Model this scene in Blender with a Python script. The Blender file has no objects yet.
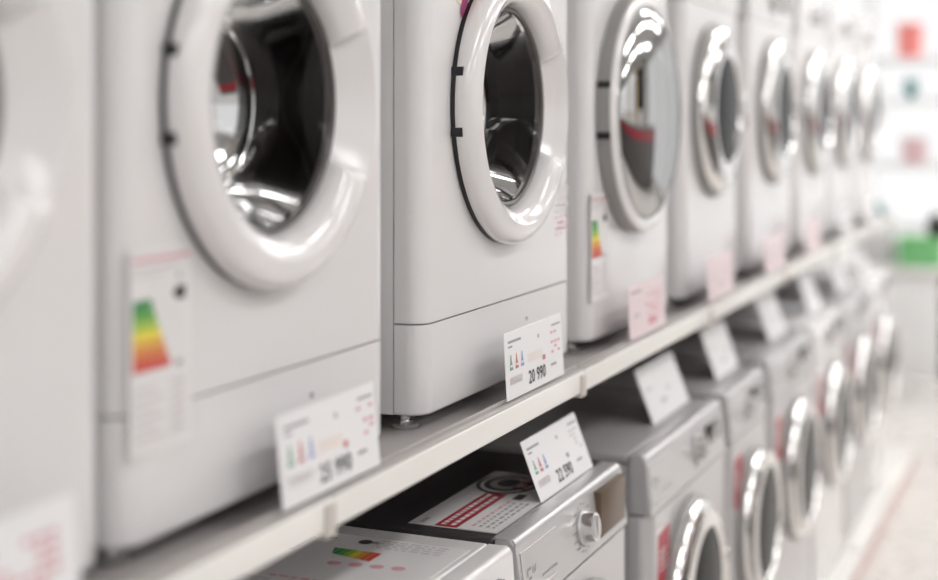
import bpy, bmesh, math, random
from mathutils import Vector, Matrix
random.seed(7)
PI = math.pi
sc = bpy.context.scene
COL = sc.collection

# ------------------------------------------------------------------ materials
MATS = {}
def mat(name, color, rough=0.4, metal=0.0, spec=0.5, coat=0.0, var=0.03, scale=12.0, bump=0.0, bscale=60.0, emit=None, estr=0.0):
    m = bpy.data.materials.new(name); m.use_nodes = True
    nt = m.node_tree; b = nt.nodes['Principled BSDF']
    b.inputs['Metallic'].default_value = metal
    b.inputs['Specular IOR Level'].default_value = spec
    b.inputs['Coat Weight'].default_value = coat
    b.inputs['Coat Roughness'].default_value = 0.08
    tc = nt.nodes.new('ShaderNodeTexCoord')
    nz = nt.nodes.new('ShaderNodeTexNoise'); nz.inputs['Scale'].default_value = scale; nz.inputs['Detail'].default_value = 3
    nt.links.new(tc.outputs['Object'], nz.inputs['Vector'])
    mx = nt.nodes.new('ShaderNodeMix'); mx.data_type = 'RGBA'
    c = Vector(color)
    mx.inputs['A'].default_value = (*[max(0, v*(1-var)) for v in c], 1)
    mx.inputs['B'].default_value = (*[min(1, v*(1+var)) for v in c], 1)
    nt.links.new(nz.outputs['Fac'], mx.inputs['Factor'])
    nt.links.new(mx.outputs['Result'], b.inputs['Base Color'])
    mr = nt.nodes.new('ShaderNodeMapRange')
    mr.inputs['To Min'].default_value = max(0.02, rough*0.9); mr.inputs['To Max'].default_value = min(1, rough*1.1)
    nt.links.new(nz.outputs['Fac'], mr.inputs['Value']); nt.links.new(mr.outputs['Result'], b.inputs['Roughness'])
    if bump:
        n2 = nt.nodes.new('ShaderNodeTexNoise'); n2.inputs['Scale'].default_value = bscale
        nt.links.new(tc.outputs['Object'], n2.inputs['Vector'])
        bp = nt.nodes.new('ShaderNodeBump'); bp.inputs['Strength'].default_value = bump; bp.inputs['Distance'].default_value = 0.002
        nt.links.new(n2.outputs['Fac'], bp.inputs['Height']); nt.links.new(bp.outputs['Normal'], b.inputs['Normal'])
    if emit:
        b.inputs['Emission Color'].default_value = (*emit, 1); b.inputs['Emission Strength'].default_value = estr
    MATS[name] = m
    return m

def glassy(name, tint, ior):
    m = bpy.data.materials.new(name); m.use_nodes = True
    nt = m.node_tree; nt.nodes.clear()
    out = nt.nodes.new('ShaderNodeOutputMaterial'); mix = nt.nodes.new('ShaderNodeMixShader')
    tr = nt.nodes.new('ShaderNodeBsdfTransparent'); tr.inputs['Color'].default_value = (*tint, 1)
    gl = nt.nodes.new('ShaderNodeBsdfGlossy'); gl.inputs['Roughness'].default_value = 0.03
    fr = nt.nodes.new('ShaderNodeFresnel'); fr.inputs['IOR'].default_value = ior
    nt.links.new(fr.outputs[0], mix.inputs[0]); nt.links.new(tr.outputs[0], mix.inputs[1]); nt.links.new(gl.outputs[0], mix.inputs[2])
    nt.links.new(mix.outputs[0], out.inputs[0]); MATS[name] = m
    return m

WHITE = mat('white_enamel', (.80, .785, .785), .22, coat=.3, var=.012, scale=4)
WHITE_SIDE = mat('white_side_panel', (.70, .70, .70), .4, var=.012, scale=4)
RINGW = mat('white_door_plastic', (.82, .80, .80), .16, coat=.5, var=.01)
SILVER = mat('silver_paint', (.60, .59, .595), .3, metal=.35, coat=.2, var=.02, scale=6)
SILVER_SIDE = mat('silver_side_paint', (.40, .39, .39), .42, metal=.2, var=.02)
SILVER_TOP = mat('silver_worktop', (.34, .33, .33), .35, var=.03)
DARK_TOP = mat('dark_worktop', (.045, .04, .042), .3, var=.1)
CHROME = mat('chrome', (.80, .79, .78), .09, metal=1, var=.02)
DARKGREY = mat('dark_grey_plastic', (.10, .09, .085), .35, var=.05)
MIDGREY = mat('grey_plastic', (.33, .32, .31), .35, var=.05)
BLACK = mat('black_plastic', (.012, .011, .012), .35, var=.1)
RUBBER = mat('grey_rubber', (.10, .10, .103), .5, var=.1, bump=.2)
LABEL = mat('label_paper', (.785, .77, .768), .35, var=.015)
CARD = mat('card_paper', (.84, .835, .84), .45, var=.01)
CARDPINK = mat('pink_card_paper', (.82, .69, .71), .45, var=.04)
INK = mat('black_ink', (.05, .045, .05), .6, var=.1)
INKGREY = mat('grey_ink', (.36, .34, .36), .6, var=.1)
INKPALE = mat('pale_ink', (.62, .58, .59), .6, var=.05)
INKRED = mat('red_ink', (.58, .20, .22), .6, var=.1)
INKPINK = mat('pink_ink', (.70, .36, .40), .6, var=.1)
INKGREEN = mat('green_ink', (.22, .42, .30), .6, var=.1)
INKBLUE = mat('blue_ink', (.32, .36, .62), .6, var=.1)
PEACH = mat('peach_ink', (.83, .76, .73), .6, var=.05)
PURPLE = mat('purple_print', (.36, .07, .19), .4, var=.05)
CREAM = mat('cream_print', (.86, .76, .60), .4, var=.03)
STICKRED = mat('red_print', (.42, .025, .045), .3, var=.06)
DISPLAY = mat('brown_display', (.13, .09, .062), .35, spec=.3, var=.12)
SCREEN = mat('dark_display', (.03, .022, .02), .15, coat=.6, var=.08)
ENERGY = [mat('energy_band_%s' % n, c, .5, var=.03) for n, c in (
    ('deep_green', (.03, .25, .07)), ('green', (.10, .36, .06)), ('lime', (.34, .52, .06)), ('yellow', (.80, .66, .05)),
    ('amber', (.72, .36, .06)), ('orange', (.66, .17, .05)), ('red', (.60, .07, .05)))]
SHELF = mat('shelf_enamel', (.44, .415, .405), .38, var=.03, scale=5)
RAIL = mat('rail_enamel', (.86, .845, .81), .3, var=.015)
RAILGREY = mat('rail_channel', (.46, .435, .42), .3, var=.04)
CLIP = mat('rail_clip', (.60, .56, .52), .4, var=.04)
REDSTRIP = mat('red_rail_strip', (.82, .52, .51), .4, var=.04)
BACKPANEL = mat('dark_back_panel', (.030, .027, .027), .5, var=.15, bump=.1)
WALL = mat('wall_paint', (.86, .86, .86), .6, var=.015, bump=.05)
CEIL = mat('ceiling_paint', (.80, .80, .79), .7, var=.02, bump=.05)
GREEN = mat('green_carton', (.20, .55, .22), .5, var=.06)
TEAL = mat('teal_cloth', (.03, .25, .25), .6, var=.1)
CORAL = mat('coral_board', (.85, .26, .24), .5, var=.05)
PALEPINK = mat('pale_pink_carton', (.80, .55, .57), .5, var=.05)
GREYBOX = mat('pale_grey_carton', (.62, .61, .61), .5, var=.05)
WARM = mat('warm_panel', (.72, .50, .28), .5, var=.1)
LAMP = mat('lamp_diffuser', (.9, .9, .9), .5, emit=(1, .985, .98), estr=14.5)
GLASS = glassy('door_glass', (.46, .44, .43), 1.40)
DARKGLASS = glassy('smoked_door_glass', (.06, .058, .055), 1.13)
MIRRORGLASS = glassy('mirror_door_glass', (.22, .22, .23), 12.0)
CLEAR = glassy('clear_plastic', (.93, .93, .93), 1.4)

def drum_mat():
    m = mat('perforated_steel', (.22, .21, .20), .38, metal=1, var=.05)
    nt = m.node_tree; b = nt.nodes['Principled BSDF']
    tc = nt.nodes.new('ShaderNodeTexCoord'); v = nt.nodes.new('ShaderNodeTexVoronoi'); v.inputs['Scale'].default_value = 55
    nt.links.new(tc.outputs['Object'], v.inputs['Vector'])
    r = nt.nodes.new('ShaderNodeValToRGB'); r.color_ramp.elements[0].position = .18; r.color_ramp.elements[1].position = .26
    r.color_ramp.elements[0].color = (.01, .01, .01, 1); r.color_ramp.elements[1].color = (.34, .31, .29, 1)
    nt.links.new(v.outputs['Distance'], r.inputs[0]); nt.links.new(r.outputs[0], b.inputs['Base Color'])
    return m
DRUM = drum_mat()

def floor_mat():
    m = mat('floor_tile', (.70, .665, .63), .28, var=.02)
    nt = m.node_tree; b = nt.nodes['Principled BSDF']
    tc = nt.nodes.new('ShaderNodeTexCoord'); br = nt.nodes.new('ShaderNodeTexBrick')
    br.offset = 0; br.inputs['Scale'].default_value = 1.0
    br.inputs['Brick Width'].default_value = .6; br.inputs['Row Height'].default_value = .6; br.inputs['Mortar Size'].default_value = .004
    br.inputs['Color1'].default_value = (.70, .665, .63, 1); br.inputs['Color2'].default_value = (.72, .685, .65, 1)
    br.inputs['Mortar'].default_value = (.66, .625, .59, 1)
    nt.links.new(tc.outputs['Object'], br.inputs['Vector']); nt.links.new(br.outputs['Color'], b.inputs['Base Color'])
    return m
FLOOR = floor_mat()

# ------------------------------------------------------------------ mesh builder
def temp_text(s, size):
    cu = bpy.data.curves.new('t', 'FONT'); cu.body = s; cu.size = size; cu.align_x = 'LEFT'; cu.resolution_u = 2; cu.offset = .012*size
    o = bpy.data.objects.new('t', cu); COL.objects.link(o)
    bpy.context.view_layer.update()
    me = bpy.data.meshes.new_from_object(o.evaluated_get(bpy.context.evaluated_depsgraph_get()))
    bpy.data.objects.remove(o); bpy.data.curves.remove(cu)
    return me

class MB:
    def __init__(self):
        self.bm = bmesh.new(); self.mats = []
    def mi(self, m):
        if m not in self.mats: self.mats.append(m)
        return self.mats.index(m)
    def face(self, pts, m):
        vs = [self.bm.verts.new(p) for p in pts]
        f = self.bm.faces.new(vs); f.material_index = self.mi(m); return f
    def box(self, x0, x1, y0, y1, z0, z1, m, bev=0.0, seg=2):
        b = bmesh.new()
        bmesh.ops.create_cube(b, size=1)
        for v in b.verts:
            v.co = Vector((x0+(v.co.x+.5)*(x1-x0), y0+(v.co.y+.5)*(y1-y0), z0+(v.co.z+.5)*(z1-z0)))
        if bev:
            bev = min(bev, .49*min(abs(x1-x0), abs(y1-y0), abs(z1-z0)))
            bmesh.ops.bevel(b, geom=list(b.edges), offset=bev, segments=seg, profile=.5, affect='EDGES')
        self._merge(b, m)
    def _merge(self, b, m, mtx=None):
        k = self.mi(m)
        for f in b.faces: f.material_index = k
        me = bpy.data.meshes.new('tmp'); b.to_mesh(me); b.free()
        if mtx: me.transform(mtx)
        self.bm.from_mesh(me); bpy.data.meshes.remove(me)
    def grid(self, rows, m, close_u=False):
        """rows: list of rings/strips of points; closes around when close_u"""
        k = self.mi(m)
        V = [[self.bm.verts.new(p) for p in r] for r in rows]
        n = len(V[0])
        for a, b in zip(V[:-1], V[1:]):
            for i in range(n if close_u else n-1):
                j = (i+1) % n
                f = self.bm.faces.new((a[i], a[j], b[j], b[i])); f.material_index = k
        return V
    def lathe(self, cx, cz, prof, m, seg=64, fn=None, cap_end=False):
        rows = []
        for q, (r, y) in enumerate(prof):
            row = []
            for i in range(seg):
                a = 2*PI*i/seg
                rr, yy = (r, y) if fn is None else fn(q, a, r, y)
                row.append((cx+rr*math.cos(a), yy, cz+rr*math.sin(a)))
            rows.append(row)
        V = self.grid(rows, m, True)
        if cap_end:
            f = self.bm.faces.new(V[-1]); f.material_index = self.mi(m)
    def cyl(self, p0, p1, r, m, seg=20, r1=None):
        p0, p1 = Vector(p0), Vector(p1); d = p1-p0; r1 = r if r1 is None else r1
        q = d.to_track_quat('Z', 'Y')
        rows = []
        for p, rr in ((p0, r), (p1, r1)):
            rows.append([p + q @ Vector((rr*math.cos(2*PI*i/seg), rr*math.sin(2*PI*i/seg), 0)) for i in range(seg)])
        V = self.grid(rows, m, True)
        for r_ in V:
            f = self.bm.faces.new(r_); f.material_index = self.mi(m)
    def prism_x(self, prof, x0, x1, m):
        """closed (y,z) outline extruded along x"""
        k = self.mi(m)
        A = [self.bm.verts.new((x0, y, z)) for y, z in prof]; B = [self.bm.verts.new((x1, y, z)) for y, z in prof]
        n = len(prof)
        for i in range(n):
            f = self.bm.faces.new((A[i], A[(i+1) % n], B[(i+1) % n], B[i])); f.material_index = k
        for L in (A, B):
            f = self.bm.faces.new(L); f.material_index = k
    def text(self, s, size, origin, xdir, ydir, m, sx=1.0):
        me = temp_text(s, size)
        X = Vector(xdir).normalized(); Y = Vector(ydir).normalized(); Z = X.cross(Y)
        M = Matrix(((X.x*sx, Y.x, Z.x, origin[0]), (X.y*sx, Y.y, Z.y, origin[1]), (X.z*sx, Y.z, Z.z, origin[2]), (0, 0, 0, 1)))
        b = bmesh.new(); b.from_mesh(me); bpy.data.meshes.remove(me)
        self._merge(b, m, M)
    def quad(self, x0, x1, z0, z1, y, m, slant=0.0):
        self.face(((x0, y, z0), (x1, y, z0+slant), (x1, y, z1+slant), (x0, y, z1)), m)
    def build(self, name, parent=None, angle=35, recalc=True):
        if recalc: bmesh.ops.recalc_face_normals(self.bm, faces=self.bm.faces)
        me = bpy.data.meshes.new(name); self.bm.to_mesh(me); self.bm.free()
        for m in self.mats: me.materials.append(m)
        for p in me.polygons: p.use_smooth = True
        me.set_sharp_from_angle(angle=math.radians(angle))
        o = bpy.data.objects.new(name, me); COL.objects.link(o)
        if parent: o.parent = parent
        return o

def tag(o, label, cat, group=None):
    o['label'] = label; o['category'] = cat
    if group: o['group'] = group
    return o
def thing(name, loc, label, cat, group=None, rz=0):
    o = bpy.data.objects.new(name, None); COL.objects.link(o); o.empty_display_size = .1
    o.location = loc; o.rotation_euler.z = rz
    return tag(o, label, cat, group)
def struct(name, mb):
    o = mb.build(name); o['kind'] = 'structure'; return o

def one_box(name, dims, m, parent=None, bev=.002):
    mb = MB(); mb.box(*dims, m, bev); return mb.build(name, parent)

# ------------------------------------------------------------------ washing machine
def front_sheet(mb, w, z0, z1, m, hole=None, rc=.030, depth=.048, rb=.008):
    """front skin at y=0 with rounded vertical corners, optional round opening (cx, cz, R)"""
    xl, xr = -w/2+rc, w/2-rc
    zb = z0+rb
    if hole:
        cx, cz, R = hole
        angs = sorted(set([round(2*PI*i/72, 6) for i in range(72)] + [round(math.atan2(z-cz, x-cx) % (2*PI), 6) for x in (xl, xr) for z in (zb, z1)]))
        inner, outer = [], []
        for a in angs:
            c, s = math.cos(a), math.sin(a)
            inner.append((cx+R*c, 0, cz+R*s))
            t = min([( (xr if c > 0 else xl)-cx)/c if abs(c) > 1e-6 else 9, ((z1 if s > 0 else zb)-cz)/s if abs(s) > 1e-6 else 9])
            outer.append((cx+t*c, 0, cz+t*s))
        back = [(p[0], .018, p[2]) for p in inner]
        mb.grid([back, inner, outer], m, True)
    else:
        mb.face(((xl, 0, zb), (xr, 0, zb), (xr, 0, z1), (xl, 0, z1)), m)
    # corners, then bottom roll
    def plan():
        pts = [(-w/2, depth)]
        for i in range(9):
            a = PI + i*PI/16
            pts.append((xl+rc*math.cos(a), rc+rc*math.sin(a)))
        return pts
    L = plan(); Rr = [(-x, y) for x, y in L]
    for P in (L, Rr):
        mb.grid([[(x, y, zb) for x, y in P], [(x, y, z1) for x, y in P]], m)
    loop = L + Rr[::-1]
    rows = []
    for i in range(5):
        a = i*PI/8
        ins = rb*(1-math.cos(a)); z = zb - rb*math.sin(a)
        rows.append([(x*(1-ins/(w/2)), min(y+ins, depth), z) for x, y in loop])
    rows.append([(x*.9, depth, z0) for x, y in loop])
    mb.grid(rows, m)
    mb.grid([[(x, y, z1) for x, y in loop], [(x*.96, depth, z1) for x, y in loop]], m)

def energy_label(parent, x, z, sc_=1.0, strong=1.0):
    """sheet of 0.11 x 0.21 stuck on the front; x, z = top left corner"""
    mb = MB(); w, h = .110*sc_, .212*sc_; y = -.0008
    mb.box(x, x+w, -.0007, 0, z-h, z, LABEL)
    lab = mb.build('energy_label', parent)
    p = MB(); y = -.0011
    p.quad(x+.004, x+w-.004, z-.014, z-.010, y, INKPINK)
    p.quad(x+.006, x+w-.030, z-.023, z-.020, y, INKPALE)
    p.quad(x+.006, x+w-.050, z-.030, z-.028, y, INKPALE)
    for i, m in enumerate(ENERGY):
        zt = z-.053-i*.0105
        x1 = x+.036+i*.0052
        p.face(((x+.006, y, zt-.0098), (x1, y, zt-.0098), (x1+.005, y, zt-.0049), (x1, y, zt), (x+.006, y, zt)), m)
    p.face(((x+.082, y, z-.058), (x+.098, y, z-.058), (x+.098, y, z-.044), (x+.082, y, z-.044), (x+.075, y, z-.051)), INK)
    p.quad(x+.084, x+.090, z-.036, z-.031, y, INKGREY)
    p.quad(x+.080, x+.092, z-.128, z-.122, y, INKGREY)
    for i in range(6):
        p.quad(x+.008, x+.045+.012*(i % 2), z-.146-i*.010, z-.143-i*.010, y, INKPALE)
        p.quad(x+.072, x+.096, z-.146-i*.010, z-.142-i*.010, y, INKPALE)
    p.build('print', lab, recalc=False)

def foot(parent, x, y, d=0.0):
    mb = MB()
    mb.cyl((x, y, -d), (x, y, .006-d), .021, MIDGREY, 20); mb.cyl((x, y, .006-d), (x, y, .010-d), .013, CHROME, 6)
    mb.cyl((x, y, .010-d), (x, y, .016), .008, CHROME, 12)
    mb.build('foot', parent)

def cabinet(root, w, H, depth, mside, mtop, drop):
    t = .004; zb = .013
    mb = MB()
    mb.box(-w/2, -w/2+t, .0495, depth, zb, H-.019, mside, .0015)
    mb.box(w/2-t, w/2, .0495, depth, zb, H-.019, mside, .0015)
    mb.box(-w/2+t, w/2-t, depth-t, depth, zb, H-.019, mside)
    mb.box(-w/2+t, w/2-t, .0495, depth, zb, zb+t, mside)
    # pressed rib and the folded front return with its seam
    for s in (-1, 1):
        mb.box(s*w/2-.002, s*w/2+.0012, .075, .080, zb+.05, H-.03, mside, .0006)
    mb.build('cabinet', root)
    tp = MB()
    tp.box(-w/2-.001, w/2+.001, .0495, depth, H-.018, H, mtop, .006, 3)
    tp.build('worktop', root)
    for x in (-w/2+.05, w/2-.05):
        for y in (.055, depth-.06): foot(root, x, y, drop)

def control_panel(root, w, H, ph, mfront, style, slant=.0):
    pr = []
    z0, z1 = H-ph, H
    r = .010
    pr = [(.001, z0), (slant, z1-r)]
    for i in range(1, 6):
        a = PI + i*PI/10 * -1
        pr.append((slant + r + r*math.cos(a), z1-r + r*math.sin(a)))
    pr += [(.0485, z1), (.0485, z0)]
    mb = MB(); mb.prism_x(pr, -w/2, w/2, mfront)
    bmesh.ops.bevel(mb.bm, geom=[e for e in mb.bm.edges if abs(e.verts[0].co.x) > w/2-1e-4 and abs(e.verts[1].co.x) > w/2-1e-4 and e.verts[0].co.x*e.verts[1].co.x > 0],
                    offset=.004, segments=2, affect='EDGES')
    pan = mb.build('control_panel', root)
    def yz(z): return .001 + (slant-.001)*(z-z0)/(ph-r) - .0006
    S = Vector((0, slant-.001, ph-r)).normalized()
    zc = z0+ph*.48
    # dial
    dx = {'upper': .02, 'lower': w*.055, 'plain': -.02, 'wide': .06}[style]
    yc = yz(zc)
    n = Vector((0, -S.z, S.y))
    c0 = Vector((dx, yc, zc))
    d = MB()
    rad = .026 if style != 'upper' else .028
    d.cyl(c0, c0+n*.004, rad+.006, MIDGREY if style == 'upper' else SILVER, 28)
    d.cyl(c0+n*.004, c0+n*.024, rad, CHROME if style != 'upper' else RINGW, 28, rad*.92)
    d.cyl(c0+n*.024, c0+n*.0255, rad*.72, SILVER if style != 'upper' else RINGW, 28)
    d.box(dx-.0025, dx+.0025, yc-.028, yc-.02, zc-rad*.5, zc+rad*.85, SILVER if style != 'upper' else RINGW, .001)
    d.build('program_dial', root)
    # ticks around the dial
    t = MB()
    for i in range(16):
        a = 2*PI*i/16
        for k in (0, 1):
            px, pz = dx+(rad+.013+.012*k)*math.cos(a)*(1.0), zc+(rad+.013)*math.sin(a)
            if abs(pz-zc) > ph*.42: continue
            if k and abs(math.cos(a)) < .5: continue
            t.quad(px-.004, px+.004, pz-.0012, pz+.0012, yz(pz)-.0004, INKGREY)
    t.build('dial_marks', root, recalc=False)
    # display
    x0, x1 = (w/2-.165, w/2-.022) if style == 'lower' else (w/2-.16, w/2-.06)
    za, zb = (z0+.014, z1-.014) if style == 'lower' else (z0+.045, z1-.03)
    s = MB()
    s.box(x0, x1, yz(zc)-.0025-slant*.4, yz(zc)+.010, za, zb, DISPLAY if style == 'lower' else SCREEN, .002)
    s.build('display', root).rotation_euler = (0, 0, 0)
    # detergent drawer
    g = MB()
    ya, yb_ = yz(z0+.014)-.0012, yz(z1-.022)-.0012
    g.prism_x([(ya, z0+.014), (yb_, z1-.022), (yb_+.012, z1-.022), (ya+.012, z0+.014)], -w/2+.012, -w/2+.17, mfront)
    g.box(-w/2+.03, -w/2+.15, ya-.0015, ya+.004, z0+.016, z0+.021, mfront, .0007)
    dr = g.build('detergent_drawer', root)
    p = MB()
    yt = min(yb_, ya)-.0006
    for k, (u0, u1, v0, v1) in enumerate(((.028, .032, .050, .068), (.034, .046, .050, .054), (.034, .046, .064, .068), (.050, .053, .050, .068), (.056, .059, .054, .066), (.062, .065, .050, .068))):
        zc_ = z1-(v0+v1)/2; p.quad(-w/2+u0, -w/2+u1, z1-v1, z1-v0, yz(zc_)-.0016, INKGREY)
    for k in range(7): p.quad(-w/2+.09+k*.010, -w/2+.097+k*.010, z0+.030, z0+.034, yz(z0+.032)-.0016, INKGREY)
    p.build('print', dr, recalc=False)
    b = MB()
    for i in range(4):
        bx = dx+.055+i*.018
        if bx < x0-.012:
            b.cyl((bx, yc+.001, z0+.024), (bx, yc-.005, z0+.024), .005, CHROME, 12)
    if len(b.bm.verts): b.build('buttons', root)
    else: b.bm.free()
    return pan

def drum_and_gasket(root, cx, cz, rh, rg):
    g = MB()
    g.lathe(cx, cz, [(rh, .016), (rh-.006, .03), (rh-.012, .05), (rg+.004, .07), (rg+.012, .09), (rg, .11), (rg+.004, .125)], RUBBER, 56)
    g.build('door_gasket', root)
    d = MB()
    d.lathe(cx, cz, [(rg+.004, .122), (rg+.002, .128), (rg+.012, .134), (rg+.06, .15), (rg+.075, .17), (rg+.075, .42), (rg+.05, .44), (.06, .445), (.001, .44)], DRUM, 56)
    for k in range(3):
        a = .5+k*2*PI/3
        r0 = rg+.07
        p = Vector((cx+r0*math.cos(a), .2, cz+r0*math.sin(a)))
        d.cyl(p, p+Vector((0, .2, 0)), .035, DRUM, 12, .03)
    d.build('drum', root)

def hinge_marks(door, cx, cz, R, yf, zs, m=BLACK):
    for dz in zs:
        mb = MB()
        xx = cx-math.sqrt(R*R-dz*dz)
        mb.box(xx-.002, xx+.013, yf-.004, -.001, cz+dz-.007, cz+dz+.007, m, .001)
        mb.build('hinge', door)

def door_pocket(root, cx, cz, R, ri):
    """white ring door with a scooped grip at three o'clock over a glass bowl"""
    prof = [(R-.004, -.006), (R, -.010), (R, -.020), (R-.003, -.028), (R-.010, -.035), (R-.020, -.0395), (R-.032, -.041), (ri+.026, -.0385),
            (ri+.014, -.034), (ri+.006, -.027), (ri+.001, -.018), (ri, -.008), (ri-.002, .008), (R-.02, .010)]
    a0 = .50
    def fn(q, a, r, y):
        aa = abs((a+PI) % (2*PI)-PI)
        t = min(1, max(0, (a0-aa)/.05+.5)); t = t*t*(3-2*t)
        if 5 <= q <= 11:
            ro, yo = R-.014, -.036; re, ye = ri-.004+.010*(1-(aa/a0)**2 if aa < a0 else 0), .000
            f = (ro-r)/(ro-(ri)) ; f = min(1, max(0, f))
            y2 = yo+(ye-yo)*(f**.75); r2 = ro+(re-ro)*f
            return r+(r2-r)*t, y+(y2-y)*t
        return r, y
    mb = MB(); mb.lathe(cx, cz, prof, RINGW, 160, fn)
    door = mb.build('door', root, angle=50)
    s = MB(); s.lathe(cx, cz, [(R-.03, -.001), (R-.001, -.001), (R-.002, -.0075), (R-.03, -.008)], BLACK, 96); s.build('door_gap_shade', door)  # black ring stands in for the shaded gap between door and body
    g = MB()
    bowl = [(ri+.004, -.004), (ri-.004, .006), (ri-.012, .030), (ri-.022, .058), (ri-.032, .078), (ri-.045, .09), (ri-.075, .096), (.03, .099), (.001, .099)]
    g.lathe(cx, cz, bowl, GLASS, 72)
    g.lathe(cx, cz, [(max(r-.004, .001), y+(.004 if r < ri-.03 else .0)) for r, y in bowl][1:], GLASS, 72)
    g.build('door_glass', door)
    lip = MB(); q = ri-.045
    lip.lathe(cx, cz, [(q-.004+.003*math.cos(t*PI/4), .087+.003*math.sin(t*PI/4)) for t in range(9)], CHROME, 72)
    lip.build('bowl_ring', door)
    tr = MB(); tr.lathe(cx, cz, [(ri-.001, -.006), (ri-.005, -.009), (ri-.009, -.006), (ri-.008, .0)], DARKGREY, 72); tr.build('glass_trim', door)
    hinge_marks(door, cx, cz, R, -.016, (.052, -.040))
    drum_and_gasket(root, cx, cz, R-.03, ri-.02)
    return door

def door_dome(root, cx, cz, R, ri):
    """flat dark sided door, thin white ring, bulging reflective glass"""
    mb = MB(); mb.lathe(cx, cz, [(R-.03, -.002), (R, -.002), (R, -.026), (R-.003, -.029), (R-.02, -.029)], MIDGREY, 96)
    door = mb.build('door', root)
    w = MB(); w.lathe(cx, cz, [(R-.002, -.0285), (R-.004, -.033), (R-.012, -.037), (ri+.006, -.037), (ri, -.033), (ri-.004, -.026)], RINGW, 96); w.build('door_ring', door)
    g = MB(); dome = [(ri, -.030)] + [(ri*math.cos(t*PI/24), -.034-.040*math.sin(t*PI/24)) for t in range(1, 12)] + [(.001, -.074)]
    g.lathe(cx, cz, dome, MIRRORGLASS, 80); g.build('door_glass', door)
    b = MB(); b.lathe(cx, cz, [(ri, -.01), (ri-.03, .02), (ri-.05, .08), (.04, .09), (.001, .09)], DARKGLASS, 72); b.build('inner_bowl', door)
    hinge_marks(door, cx, cz, R, -.024, (.055, -.045))
    drum_and_gasket(root, cx, cz, R-.03, ri-.045)

def door_chrome(root, cx, cz, R, ri, base=MIDGREY, off=.0):
    """deep chrome funnel ring with a dark porthole"""
    mb = MB(); mb.lathe(cx, cz, [(R-.02, -.001), (R, -.001), (R+.001, -.012), (R-.004, -.018), (R-.012, -.02)], base, 80)
    door = mb.build('door', root)
    c = MB()
    c.lathe(cx, cz, [(R-.008, -.016), (R-.010, -.026), (R-.018, -.034), (R-.034, -.038), (ri+.035, -.042), (ri+.018, -.046), (ri+.008, -.047), (ri+.002, -.045), (ri-.002, -.038), (ri-.002, .0)], CHROME, 96)
    c.build('chrome_ring', door)
    g = MB(); bowl = [(ri-.001, -.040), (ri*.8, -.043), (ri*.5, -.045), (.001, -.046)]
    g.lathe(cx, cz, bowl, DARKGLASS, 64)
    g.lathe(cx, cz, [(ri-.003, -.036), (ri-.018, .02), (ri-.034, .06), (.04, .07), (.001, .071)], DARKGLASS, 64)
    g.build('door_glass', door)
    h = MB(); h.box(cx+R-.030, cx+R-.012, -.046, -.030, cz-.05, cz+.05, CHROME, .006, 3); h.build('door_handle', door)
    drum_and_gasket(root, cx, cz, R-.03, ri-.01)

def machine(x0, x1, yf, zb, H, kind, label, group, door=(0, .46, .22, .155), body=WHITE, side=WHITE_SIDE, kick=None, depth=.56,
            panel=.13, style='upper', top=None, slant=.0, name='washing_machine'):
    w = x1-x0
    root = thing(name, ((x0+x1)/2, yf, zb+.0006), label, 'washing machine', group)
    dx, dz, R, ri = door
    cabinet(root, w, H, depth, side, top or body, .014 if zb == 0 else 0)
    ztop = H-panel-.003
    mb = MB()
    if kick:
        front_sheet(mb, w, kick+.0008, ztop, body, (dx, dz, R-.03), rb=.002)
        k = MB(); front_sheet(k, w, .013, kick-.0008, body, rb=.005)
        kp = k.build('kick_panel', root)
        n = MB(); n.box(w*.14-.003, w*.14+.003, -.0005, .001, kick-.045, kick-.039, DARKGREY); n.build('vent_slot', kp)
    else:
        front_sheet(mb, w, .013, ztop, body, (dx, dz, R-.03), rb=.005)
    mb.build('front_panel', root)
    control_panel(root, w, H, panel, body, style, slant)
    {'pocket': door_pocket, 'dome': door_dome, 'chrome': door_chrome}[kind](root, dx, dz, R, ri)
    return root

UP = 'white washing machines on the upper shelf'
LOW = 'washing machines on the lower shelf'

m1 = machine(.545, 1.158, 0, 0, .875, 'pocket', 'white washing machine cut off by the left frame edge, blurred and nearest to the viewer', UP, (0, .462, .215, .15), kick=None)
m2 = machine(1.186, 1.776, 0, 0, .875, 'pocket', 'white washing machine with the largest dark porthole, blurred, energy label at lower left', UP, (-.020, .466, .218, .154), kick=.146)
energy_label(m2, 1.192-1.481, .315)
m3 = machine(1.893, 2.545, 0, 0, .875, 'pocket', 'sharpest white washing machine on the upper shelf, pocket grip door and a purple sticker', UP, (-.008, .466, .226, .166), kick=.146)
m4 = machine(2.650, 3.235, 0, 0, .875, 'dome', 'white washing machine with a bulging mirror-like porthole and small energy label', UP, (.000, .458, .252, .222))
energy_label(m4, 2.658-2.9425, .30)
m5 = machine(3.370, 3.945, 0, 0, .880, 'chrome', 'white washing machine with chrome porthole ring directly behind the mirror-like porthole one', UP, (-.01, .468, .222, .138), panel=.145)
m6 = machine(4.095, 4.745, 0, 0, .880, 'chrome', 'white chrome-ringed washing machine, second of the chrome ring ones, dial and buttons above its seam', UP, (.0, .470, .222, .138), panel=.145)
m7 = machine(4.850, 5.445, 0, 0, .880, 'chrome', 'white chrome-ringed washing machine, third of the chrome ring ones, two round glints on its door', UP, (.0, .470, .222, .138), panel=.145)
m8 = machine(5.520, 6.120, 0, 0, .880, 'chrome', 'washed-out white washing machine second from the far end of the upper shelf', UP, (.0, .470, .218, .135), panel=.145)
m9 = machine(6.200, 6.790, 0, 0, .880, 'chrome', 'last faint white washing machine at the far end of the upper shelf', UP, (.0, .470, .218, .135), panel=.145)

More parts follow.
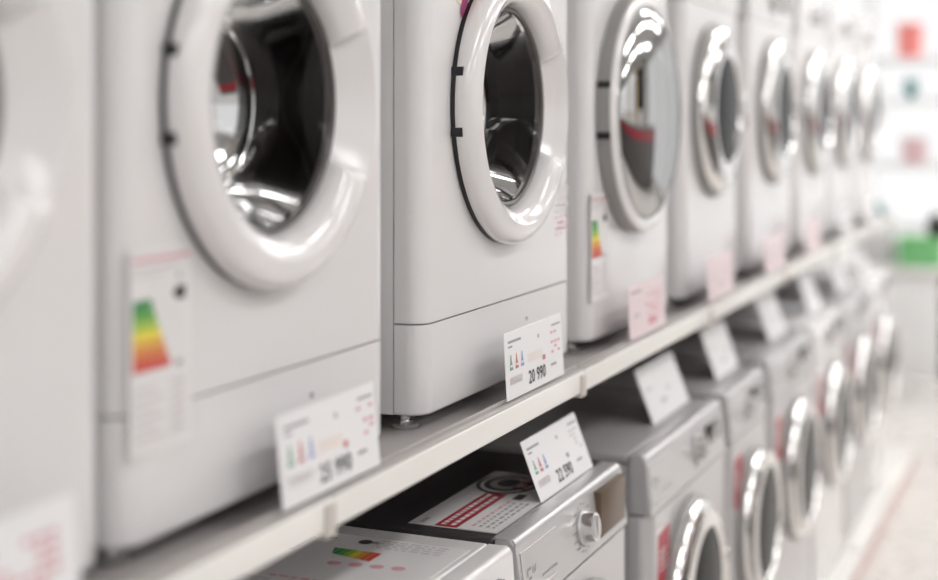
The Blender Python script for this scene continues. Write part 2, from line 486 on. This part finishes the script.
# stickers and print on the third machine
st = MB(); st.cyl((-.165, -.0002, .700), (-.165, -.0012, .700), .085, CREAM, 40)
def capsule(mb, a, b, r, y, m):
    a, b = Vector((a[0], 0, a[1])), Vector((b[0], 0, b[1])); d = (b-a).normalized(); n = Vector((-d.z, 0, d.x)); pts = []
    for c, s0 in ((a, PI/2), (b, -PI/2)):
        for i in range(9):
            t = s0+i*PI/8
            pts.append(c+d*(math.cos(t)*r)+n*(math.sin(t)*r))
    mb.face([(p.x, y, p.z) for p in pts], m)
so = None
stick = MB()
capsule(stick, (-.186, .612), (-.130, .735), .0105, -.0016, PURPLE)
so = st.build('round_sticker', m3); stick.build('purple_stripe', so, recalc=False)
fp = MB()
random.seed(3)
for i in range(9):
    z = .318-i*.0105
    for j in range(6):
        if random.random() < .8:
            xx = .235+j*.013
            fp.quad(xx, xx+.009, z, z+.0045, -.0008, INKPINK if i > 4 else INKPALE)
fp.quad(.262, .270, .338, .348, -.0008, INKGREY); fp.quad(.292, .298, .325, .332, -.0008, INKGREY)
fp.build('fine_print', m3, recalc=False)

# ------------------------------------------------------------------ lower row
YL = -.106; ZL = -1.06
def low_sticker(root, x, z, big=1.0):
    s = MB(); s.box(x, x+.085*big, -.0008, 0, z-.12*big, z, LABEL)
    o = s.build('round_corner_sticker', root)
    p = MB(); p.face(((x+.003, -.0012, z-.115*big), (x+.082*big, -.0012, z-.115*big), (x+.082*big, -.0012, z-.004), (x+.012, -.0012, z-.012)), STICKRED)
    for i in range(4): p.quad(x+.02, x+.065*big, z-.05-.012*i, z-.046-.012*i, -.0014, LABEL)
    p.build('red_print', o, recalc=False)
L1 = machine(1.42, 2.005, YL, ZL, .868, 'chrome', 'pale washing machine at the bottom edge with a label sheet lying on its top', LOW, (0, .48, .215, .13), WHITE, WHITE_SIDE, panel=.108, style='plain', top=WHITE, slant=.012)
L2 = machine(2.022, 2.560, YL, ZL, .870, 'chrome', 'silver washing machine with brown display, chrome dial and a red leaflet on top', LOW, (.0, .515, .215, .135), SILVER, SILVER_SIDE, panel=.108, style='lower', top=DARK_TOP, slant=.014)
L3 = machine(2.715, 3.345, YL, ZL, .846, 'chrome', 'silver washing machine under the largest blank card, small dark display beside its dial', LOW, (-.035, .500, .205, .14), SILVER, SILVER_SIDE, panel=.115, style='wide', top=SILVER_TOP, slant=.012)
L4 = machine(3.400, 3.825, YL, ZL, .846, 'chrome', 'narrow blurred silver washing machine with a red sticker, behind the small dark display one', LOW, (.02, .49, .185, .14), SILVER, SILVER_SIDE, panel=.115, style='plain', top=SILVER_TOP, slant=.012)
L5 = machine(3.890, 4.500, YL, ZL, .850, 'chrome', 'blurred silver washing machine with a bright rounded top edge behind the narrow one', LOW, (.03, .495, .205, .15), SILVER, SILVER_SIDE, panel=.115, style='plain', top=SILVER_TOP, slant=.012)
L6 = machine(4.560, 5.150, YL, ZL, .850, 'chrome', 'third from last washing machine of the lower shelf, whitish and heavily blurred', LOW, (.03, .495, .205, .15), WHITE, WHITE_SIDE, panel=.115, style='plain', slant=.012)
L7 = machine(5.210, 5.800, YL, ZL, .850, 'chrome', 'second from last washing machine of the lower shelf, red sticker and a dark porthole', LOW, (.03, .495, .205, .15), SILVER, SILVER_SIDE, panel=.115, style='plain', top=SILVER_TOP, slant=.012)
L8 = machine(5.860, 6.450, YL, ZL, .850, 'chrome', 'last washing machine at the far end of the lower shelf, almost lost in white blur', LOW, (.03, .495, .205, .15), WHITE, WHITE_SIDE, panel=.115, style='plain', slant=.012)
for r, x in ((L3, -.285), (L4, -.19), (L5, -.27), (L6, -.27), (L7, -.27), (L8, -.27)): low_sticker(r, x, .695, 1.15)
lp = MB()
for i, (a, b, c) in enumerate(((-.245, -.232, .030), (-.228, -.224, .036), (-.221, -.205, .030))):
    lp.quad(a, b, .870-.072, .870-.072+c*.7, -.010, INKGREY)
lp.bm.free()

# ------------------------------------------------------------------ price cards
def price_card(x0, x1, y, z, h, tilt, label, group, price=None, paper=CARD, marks='full', stand=False):
    w = x1-x0
    mb = MB(); mb.box(0, w, 0, .0014, 0, h, paper, .0004, 1)
    o = mb.build('price_card'); tag(o, label, 'price card', group)
    o.location = (x0, y, z); o.rotation_euler = (-tilt, 0, 0)
    p = MB(); Y = -.0005
    if marks == 'full':
        p.quad(.014, .070, h-.018, h-.014, Y, INKGREY); p.quad(.014, .032, h-.025, h-.022, Y, INKGREY)
        for i, m in enumerate((INKGREEN, INKRED, INKBLUE)):
            xx = .016+i*.024
            p.face(((xx, Y, h-.060), (xx+.015, Y, h-.060), (xx+.0105, Y, h-.045), (xx+.009, Y, h-.036), (xx+.006, Y, h-.036), (xx+.0045, Y, h-.045)), m)
            p.quad(xx+.003, xx+.012, h-.055, h-.052, Y-.0002, paper)
        p.quad(w*.55, w*.575, h-.026, h-.020, Y, INKGREY)
        p.quad(w*.80, w*.965, h-.016, h-.013, Y, INKGREY)
        p.quad(w*.36, w*.62, .045, h-.045, Y+.0003, PEACH) if paper is CARD and not stand else None
        p.quad(w*.62, w*.665, .040, .048, Y, INKRED if not stand else INKGREY)
        random.seed(int(x0*100))
        for i in range(5):
            zz = h-.028-i*.008
            for j in range(3):
                if random.random() < .65: p.quad(w*.78+j*.016, w*.78+j*.016+.011, zz, zz+.004, Y, INKPINK if not stand else INKPALE)
        for j in range(12): p.quad(.016+j*.0045, .018+j*.0045, .022, .034, Y, INKPALE)
        p.quad(w*.76, w*.86, .024, .028, Y, INKGREY)
        if price:
            p.text(price, .030, (w*.36, Y-.0002, .012), (1, 0, 0), (0, 0, 1), INK, .95)
    elif marks == 'red':
        random.seed(int(x0*100))
        p.quad(.02, .09, h-.016, h-.012, Y, INKGREY)
        for i in range(6):
            zz = h-.030-i*.010
            for j in range(7):
                if random.random() < .6: p.quad(w*.45+j*.016, w*.45+j*.016+.012, zz, zz+.006, Y, INKPINK)
        p.quad(.03, .07, .04, .05, Y, INKPALE); p.quad(w*.5, w*.75, .016, .030, Y, INKPINK)
    elif marks == 'faint':
        p.quad(.03, .07, h-.052, h-.047, Y, INKPALE); p.quad(.10, .15, .030, .040, Y, INKPALE); p.quad(.17, .19, .05, .06, Y, INKPALE)
    p.build('print', o, recalc=False)
    if stand:
        s = MB(); s.box(.0, w, .0015, .012, .0008, .0028, paper, .0005); s.build('card_foot', o)
    return o
GU = 'price cards standing along the upper shelf edge'
GL = 'price cards leaning on the lower machines'
yc, zc = -.060, .009
price_card(.80, 1.045, yc, zc, .105, .10, 'price card with blurred red print at the bottom left corner of the photo', GU, marks='red')
price_card(1.394, 1.634, yc, zc, .105, .10, 'blurred white price card reading 25 990 in front of the large dark porthole machine', GU, '25 990')
price_card(2.070, 2.334, yc, zc, .105, .06, 'sharp white price card reading 20 990 on the upper shelf edge', GU, '20 990')
price_card(2.725, 2.985, yc, zc, .105, .05, 'pink price card with red print below the mirror-like porthole', GU, paper=CARDPINK, marks='red')
price_card(3.367, 3.630, yc, zc, .105, .05, 'blurred pale pink price card, next one along the edge after the sharp pink red-print card', GU, paper=CARDPINK, marks='faint')
price_card(4.035, 4.31, yc, zc, .105, .05, 'blurred pale pink price card before the second chrome-ringed machine of the upper shelf', GU, paper=CARDPINK, marks='faint')
price_card(4.68, 4.94, yc, zc, .105, .05, 'faint pink price card before the third chrome-ringed machine of the upper shelf', GU, paper=CARDPINK, marks='faint')
price_card(5.42, 5.66, yc, zc, .105, .05, 'washed-out white price card second from the far end of the upper shelf edge', GU, marks='faint')
price_card(6.10, 6.35, yc, zc, .105, .05, 'last washed-out white price card at the far end of the upper shelf edge', GU, marks='faint')

zt = lambda H: ZL+H+.0015
price_card(2.235, 2.508, -.055, zt(.870), .104, .37, 'white price card reading 22 590 leaning on top of the brown display machine', GL, '22 590', stand=True)
price_card(3.000, 3.300, -.030, zt(.846), .122, .37, 'largest blank-looking white card leaning on the small dark display machine', GL, marks='faint', stand=True)
price_card(3.575, 3.822, -.030, zt(.846), .130, .34, 'blank-looking white card leaning on the narrow silver machine', GL, marks='faint', stand=True)
price_card(4.235, 4.498, -.030, zt(.850), .138, .34, 'white card tilted on the blurred silver machine with the bright rounded top edge', GL, marks='faint', stand=True)
price_card(4.900, 5.145, -.030, zt(.850), .130, .34, 'third from last white card tilted on the lower machines, heavily blurred', GL, marks='faint', stand=True)
price_card(5.520, 5.780, -.030, zt(.850), .118, .37, 'second from last white card on the lower machines, washed out', GL, marks='faint', stand=True)
price_card(6.150, 6.400, -.030, zt(.850), .118, .37, 'last white card on the lower machines, at the far end', GL, marks='faint', stand=True)

# ------------------------------------------------------------------ sheets lying on the lower machines
def top_text_rows(p, x0, x1, y0, y1, n, m, z, k):
    random.seed(k)
    for i in range(n):
        x = x0+(x1-x0)*(i+.25)/n
        y = y0
        while y < y1:
            l = random.uniform(.006, .018)
            p.face(((x, y, z), (x+(x1-x0)/n*.5, y, z), (x+(x1-x0)/n*.5, min(y+l, y1), z), (x, min(y+l, y1), z)), m); y += l+.005
zl2 = ZL+.870
lf = MB(); lf.box(0, .36, 0, .150, 0, .0012, GREYBOX, .0004, 1)
leaf = lf.build('leaflet'); leaf.location = (2.045, -.052, zl2+.0008)
tag(leaf, 'red and white leaflet with an oval drum picture, lying on the brown display machine', 'leaflet')
p = MB(); z = .0016
def xq(x0, x1, y0, y1, m, dz=0): p.face(((x0, y0, z+dz), (x1, y0, z+dz), (x1, y1, z+dz), (x0, y1, z+dz)), m)
xq(.002, .215, .068, .106, STICKRED)
random.seed(5)
for yy in (.075, .091):
    x = .012
    while x < .195:
        l = random.uniform(.006, .016); xq(x, x+l, yy, yy+.008, LABEL, .0003); x += l+.004
xq(.002, .357, .003, .066, LABEL)
xq(.190, .225, .034, .050, INK, .0003)
for yy in (.012, .022, .034, .046):
    x = .02
    while x < .170:
        l = random.uniform(.006, .018); xq(x, x+l, yy, yy+.0045, INKGREY if yy < .04 else INKPINK, .0003); x += l+.006
xq(.01, .04, .128, .136, INKGREY)
def oval(p, cx, cy, a, b, z, m, n=36): p.face([(cx+a*math.cos(2*PI*i/n), cy+b*math.sin(2*PI*i/n), z) for i in range(n)], m)
for (a, m, k) in ((.072, INK, 0), (.064, GREYBOX, 1), (.055, INK, 2), (.042, MIDGREY, 3), (.026, INK, 4)): oval(p, .285, .092, a, a*.75, z+.0004+.0002*k, m)
for i in range(8):
    xx = .245+i*.013
    p.face(((xx, .045, z+.002), (xx+.006, .045, z+.002), (xx+.016, .072, z+.002), (xx+.009, .076, z+.002)), INKPINK if i % 3 else INK)
p.build('print', leaf, recalc=False)

lb = MB(); lb.box(-.10, .125, 0, .30, 0, .0010, LABEL, .0004, 1)
lab = lb.build('label_sheet'); lab.location = (1.835, -.045, ZL+.868+.0003); lab.rotation_euler.z = 0
tag(lab, 'sheet with a green to red arrow scale lying on the pale machine', 'label')
p = MB(); z = .0014
for i, m in enumerate(ENERGY):
    y0 = .180-i*.0098
    p.face(((.028-.0022*i, y0-.0094, z), (.056, y0-.0094, z), (.056, y0, z), (.030-.0022*i, y0, z)), m)
p.face(((.056, .190, z), (.030, .181, z), (.056, .181, z)), ENERGY[0])
oval(p, .098, .160, .011, .011, z, INK, 20); oval(p, .098, .215, .006, .007, z, INKGREY, 16)
p.face(((.02, .242, z), (.095, .242, z), (.095, .246, z), (.02, .246, z)), INK)
top_text_rows(p, 0, .08, .255, .285, 2, INKGREY, z, 11)
top_text_rows(p, .075, .118, .03, .14, 4, INKPALE, z, 12); oval(p, .10, .145, .006, .008, z, INKGREY, 12)
for i in range(4): oval(p, -.01+.004*i, .155-.032*i, .009, .011, z, INKPINK, 14)
top_text_rows(p, -.097, -.084, .03, .22, 1, INKPINK, z, 14)
p.build('print', lab, recalc=False)

# ------------------------------------------------------------------ shelves
YF = -.065
cuts = [.57, 1.504, 2.430, 3.375, 4.300, 5.230, 6.160, 6.90]
names = ['under the frame edge machine at the left', 'under the large dark porthole machine, ending at the sharp card',
         'under the mirror-like porthole machine', 'under the first chrome-ringed machines',
         'under the third chrome-ringed machine', 'second from the far end, washed out', 'at the far end, washed out']
for i, (a, b) in enumerate(zip(cuts[:-1], cuts[1:])):
    t = thing('store_shelf', (a, YF, -.04), 'white-edged upper shelf section ' + names[i], 'shelf', 'upper shelf sections')
    w = b-a
    mb = MB(); mb.box(.0005, w-.0005, .0105, .66, .006, .026, SHELF, .001); mb.build('shelf_board', t)
    r = MB(); r.box(.001, w-.001, 0, .010, .003, .041, RAIL, .003, 3); r.build('price_rail', t)
    r = MB(); r.box(.001, w-.001, .001, .018, .0405, .0445, RAILGREY, .001); r.box(.001, w-.001, .0135, .018, .044, .0495, RAILGREY, .001); r.build('card_channel', t)
    c = MB(); c.box(w-.026, w-.001, -.004, .012, -.004, .036, CLIP, .003, 3); c.build('rail_clip', t)
    for q in (.05, w-.05):
        k = MB(); k.prism_x([(.10, .006), (.66, .006), (.66, -.10), (.60, -.10)], q-.0015, q+.0015, BACKPANEL); k.build('bracket', t)
YB = -.165
names2 = ['beneath the pale machine at the bottom edge', 'beneath the brown display machine', 'beneath the small dark display machine',
          'beneath the narrow and bright-topped machines', 'third from the far end', 'second from the far end', 'at the far end']
for i, (a, b) in enumerate(zip(cuts[:-1], cuts[1:])):
    t = thing('base_shelf', (a, YB, -1.14), 'white lower shelf section with a red strip ' + names2[i], 'shelf', 'lower shelf sections')
    w = b-a
    mb = MB(); mb.box(.0005, w-.0005, .006, .76, .06, .080, RAIL, .001); mb.build('shelf_board', t)
    r = MB(); r.box(.001, w-.001, 0, .010, .030, .081, RAIL, .003, 3); r.build('price_rail', t)
    r = MB(); r.box(.001, w-.001, -.002, .008, .012, .0295, REDSTRIP, .002); r.build('red_strip', t)
    k = MB(); k.box(.001, w-.001, .03, .05, 0, .06, RAIL, .001); k.build('kick_plate', t)
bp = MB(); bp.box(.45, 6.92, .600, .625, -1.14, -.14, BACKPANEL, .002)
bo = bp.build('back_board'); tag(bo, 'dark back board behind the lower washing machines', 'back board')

# upper canopy above the row
cn = MB(); cn.box(.0, 7.0, .02, .60, 1.13, 1.17, SHELF, .003); cn.box(.0, 7.0, .0, .02, 1.12, 1.24, RAIL, .003)
cn = cn.build('canopy_shelf'); tag(cn, 'grey overhead shelf running above the upper washing machines, top right', 'shelf')

# ------------------------------------------------------------------ far display
FX = 8.45; ZF = -1.14
t = thing('display_table', (FX, -.05, ZF), 'white table at the far right end of the aisle', 'table')
one_box('table_top', (-.05, .75, -.14, .62, .715, .745, ), RAIL, t, .004)
one_box('front_board', (-.02, .0, -.12, .60, .12, .715), WALL, t, .003)
for x in (-.02, .70):
    for y in (-.12, .57): one_box('leg', (x, x+.03, y, y+.03, 0, .715), RAIL, t, .002)
def carton(name, label, cat, x, y, z, dx, dy, dz, m, rz=0, m2=None):
    t = thing(name, (x, y, z), label, cat, None, rz)
    mb = MB(); mb.box(-dx/2, dx/2, -dy/2, dy/2, 0, dz*.82, m, .004); mb.build('box', t)
    mb = MB(); mb.box(-dx/2-.002, dx/2+.002, -dy/2-.002, dy/2+.002, dz*.70, dz, m2 or m, .004); mb.build('lid', t)
    return t
carton('carton', 'green carton on the white table at the far right', 'carton', 8.60, -.02, ZF+.7455, .22, .24, .165, GREEN, .05, GREEN)
j = thing('canister', (8.62, -.10, ZF+.9112), 'small black canister on the green carton', 'canister')
mb = MB(); mb.cyl((0, 0, 0), (0, 0, .10), .05, BLACK, 24); mb.build('canister_body', j)
mb = MB(); mb.cyl((0, 0, .10), (0, 0, .13), .032, DARKGREY, 20); mb.build('cap', j)
# wall unit behind
g = thing('wall_rack', (9.6, -.3, ZF), 'pale wall rack behind the white table at the far end', 'rack')
for z in (.40, .85, 1.26, 1.68, 1.95): one_box('rack_shelf', (.0, .40, -.3, 1.6, z, z+.03), WALL, g, .003)
for y in (-.3, 1.57): one_box('side_post', (.36, .40, y, y+.03, 0, 2.3), WALL, g, .002)
def rack_item(nm, label, cat, y, z, dy, dz, m, m2=None): return carton(nm, label, cat, 9.75, y, ZF+z+.0305, .2, dy, dz, m, 0, m2)
rack_item('carton', 'coral red carton on the topmost shelf of the far wall rack', 'carton', .165, 1.95, .14, .22, CORAL)
rack_item('carton', 'pale grey carton beside the coral red one on the far rack', 'carton', .62, 1.95, .2, .18, GREYBOX)
rack_item('carton', 'small teal carton on the middle shelf of the far rack', 'carton', .16, 1.68, .06, .13, TEAL)
rack_item('carton', 'pale grey carton left of the small teal one on the far rack', 'carton', .60, 1.68, .22, .2, GREYBOX)
rack_item('carton', 'pink carton below the small teal one on the far rack', 'carton', .14, 1.26, .14, .17, PALEPINK)
# bag at the shelf end
b = MB()
rows = []
for k, (z, a, c) in enumerate(((0, .11, .06), (.05, .125, .07), (.14, .12, .06), (.22, .10, .035), (.26, .09, .012))):
    rows.append([(c*math.cos(2*PI*i/24)*(1+.08*math.sin(5*i)), a*math.cos(2*PI*i/24+PI/2), z) for i in range(24)])
b.grid(rows, GREYBOX, True)
bag = b.build('carrier_bag'); bag.location = (8.62, .24, ZF+.7455)
tag(bag, 'pale grey carrier bag with a teal handle left of the green carton', 'bag')
h = MB()
pts = [Vector((0, -.06+.12*i/10, .25+.09*math.sin(PI*i/10))) for i in range(11)]
for p0, p1 in zip(pts[:-1], pts[1:]): h.cyl(p0, p1, .022, TEAL, 10)
h.build('bag_handle', bag)

# ------------------------------------------------------------------ room
def wallbox(name, dims, m):
    mb = MB(); mb.box(*dims, m); return struct(name, mb)
X0, X1, Y0, Y1, ZC = -4.0, 11.0, -5.2, 2.2, 1.95
wallbox('floor', (X0, X1, Y0, Y1, ZF-.05, ZF), FLOOR)
wallbox('ceiling', (X0, X1, Y0, Y1, ZC, ZC+.05), CEIL)
mb = MB()
for d in ((X1, X1+.1, Y0, Y1, ZF, -.95), (X1, X1+.1, Y0, Y1, 1.75, ZC), (X1, X1+.1, Y0, -4.6, -.95, 1.75), (X1, X1+.1, 1.9, Y1, -.95, 1.75)): mb.box(*d, WALL)
struct('wall_far', mb)
mb = MB()
for k in range(6): mb.box(X1+.02, X1+.08, -4.6+k*1.29, -4.55+k*1.29, -.95, 1.75, RAIL)
for zz in (-.95, 1.70): mb.box(X1+.02, X1+.08, -4.6, 1.9, zz, zz+.05, RAIL)
wf = struct('window_1', mb)
mb = MB(); mb.box(X1+.045, X1+.051, -4.6, 1.9, -.95, 1.75, CLEAR); wg = mb.build('window_pane', wf)
wallbox('wall_near', (X0-.1, X0, Y0, Y1, ZF, ZC), WALL)
wallbox('wall_left', (X0, X1, Y1, Y1+.1, ZF, ZC), WALL)
mb = MB()
for d in ((X0, X1, Y0-.1, Y0, ZF, .5), (X0, X1, Y0-.1, Y0, 1.8, ZC), (X0, .04, Y0-.1, Y0, .5, 1.8), (10.6, X1, Y0-.1, Y0, .5, 1.8)): mb.box(*d, WALL)
struct('wall_right', mb)
mb = MB()
for k in range(7): mb.box(.04+k*1.76, .10+k*1.76, Y0-.08, Y0-.02, .5, 1.8, RAIL)
for zz in (.5, 1.75): mb.box(.04, 10.6, Y0-.08, Y0-.02, zz, zz+.05, RAIL)
wf = struct('fill_window', mb)  # unseen window, widened to throw fill light on fronts and door reflections
mb = MB(); mb.box(.04, 10.6, Y0-.055, Y0-.049, .5, 1.8, CLEAR); mb.build('window_pane', wf)
for k, x in enumerate((5.5, 8.2)): wallbox('trim_%d' % (k+1), (x, x+.35, Y0, Y0+.2, ZF, ZC), WARM)
mb = MB(); mb.box(-.5, 7.0, .630, .66, ZF, 1.3, WALL); struct('partition_wall', mb)

# ceiling lamps
n = 0
for lx in (-2.2, -.3, 1.6, 3.5, 5.4, 7.3, 9.2):
    for ly in (-1.8, -3.5) + ((-.75,) if lx > 4 else ()):  # nearest row is added to brighten the far half and its highlights
        where = 'added close to the machine fronts for brightness' if ly > -1 else 'over the aisle' if ly > -3 else 'beyond the aisle'
        t = thing('ceiling_lamp', (lx, ly, ZC), 'flat ceiling lamp %s, %s' % (where, {-2.2: 'far behind the viewer', -.3: 'above the viewer', 1.6: 'above the sharp card', 3.5: 'above the mirror-like porthole', 5.4: 'above the third chrome-ringed machine', 7.3: 'at the end of the row', 9.2: 'above the far table'}[lx]), 'lamp', 'ceiling lamps')
        f = MB(); f.box(-.68, .68, -.20, .20, -.05, 0, RAIL, .004); f.build('lamp_housing', t)
        f = MB(); f.box(-.64, .64, -.17, .17, -.058, -.0505, LAMP); f.build('diffuser', t)
t = thing('ceiling_lamp', (9.7, .4, ZC), 'flat ceiling lamp added to brighten the far wall rack', 'lamp', 'ceiling lamps')  # extra lamp outside the rows, added to whiten the far end
f = MB(); f.box(-.2, .2, -.9, .9, -.05, 0, RAIL, .004); f.build('lamp_housing', t)
f = MB(); f.box(-.17, .17, -.86, .86, -.058, -.0505, LAMP); f.build('diffuser', t)

# opposite side of the aisle (seen only as reflections)
t = thing('display_counter', (1.0, -3.6, ZF), 'dark counter on the opposite side of the aisle', 'counter')
one_box('counter_body', (0, 8.5, 0, .6, .05, 1.38), DARKGREY, t, .01); one_box('counter_top', (-.02, 8.52, -.02, .62, 1.38, 1.42), MIDGREY, t, .006)
one_box('front_trim', (0, 8.5, .6, .61, 1.18, 1.32), STICKRED, t, .002)

w = bpy.data.worlds.new('World'); sc.world = w; w.use_nodes = True
w.node_tree.nodes['Background'].inputs[0].default_value = (1, 1, 1, 1); w.node_tree.nodes['Background'].inputs[1].default_value = 1.6

# ------------------------------------------------------------------ camera
TH = math.radians(23.15)
cd = bpy.data.cameras.new('camera'); cam = bpy.data.objects.new('camera', cd); COL.objects.link(cam)
cam.location = (0, -.8805, .448); cam.rotation_euler = (PI/2, 0, TH-PI/2)
cd.sensor_width = 36; cd.lens = 1440.6/938*36; cd.shift_y = -172/938; cd.clip_start = .05
cd.dof.use_dof = True; cd.dof.focus_distance = 2.22; cd.dof.aperture_fstop = 1.4
sc.camera = cam
sc.view_settings.view_transform = 'Standard'; sc.view_settings.look = 'None'; sc.view_settings.gamma = 1; sc.view_settings.use_curve_mapping = False
sc.view_settings.exposure = -0.38
sc.cycles.use_denoising = True
sc.cycles.max_bounces = 10; sc.cycles.transparent_max_bounces = 16
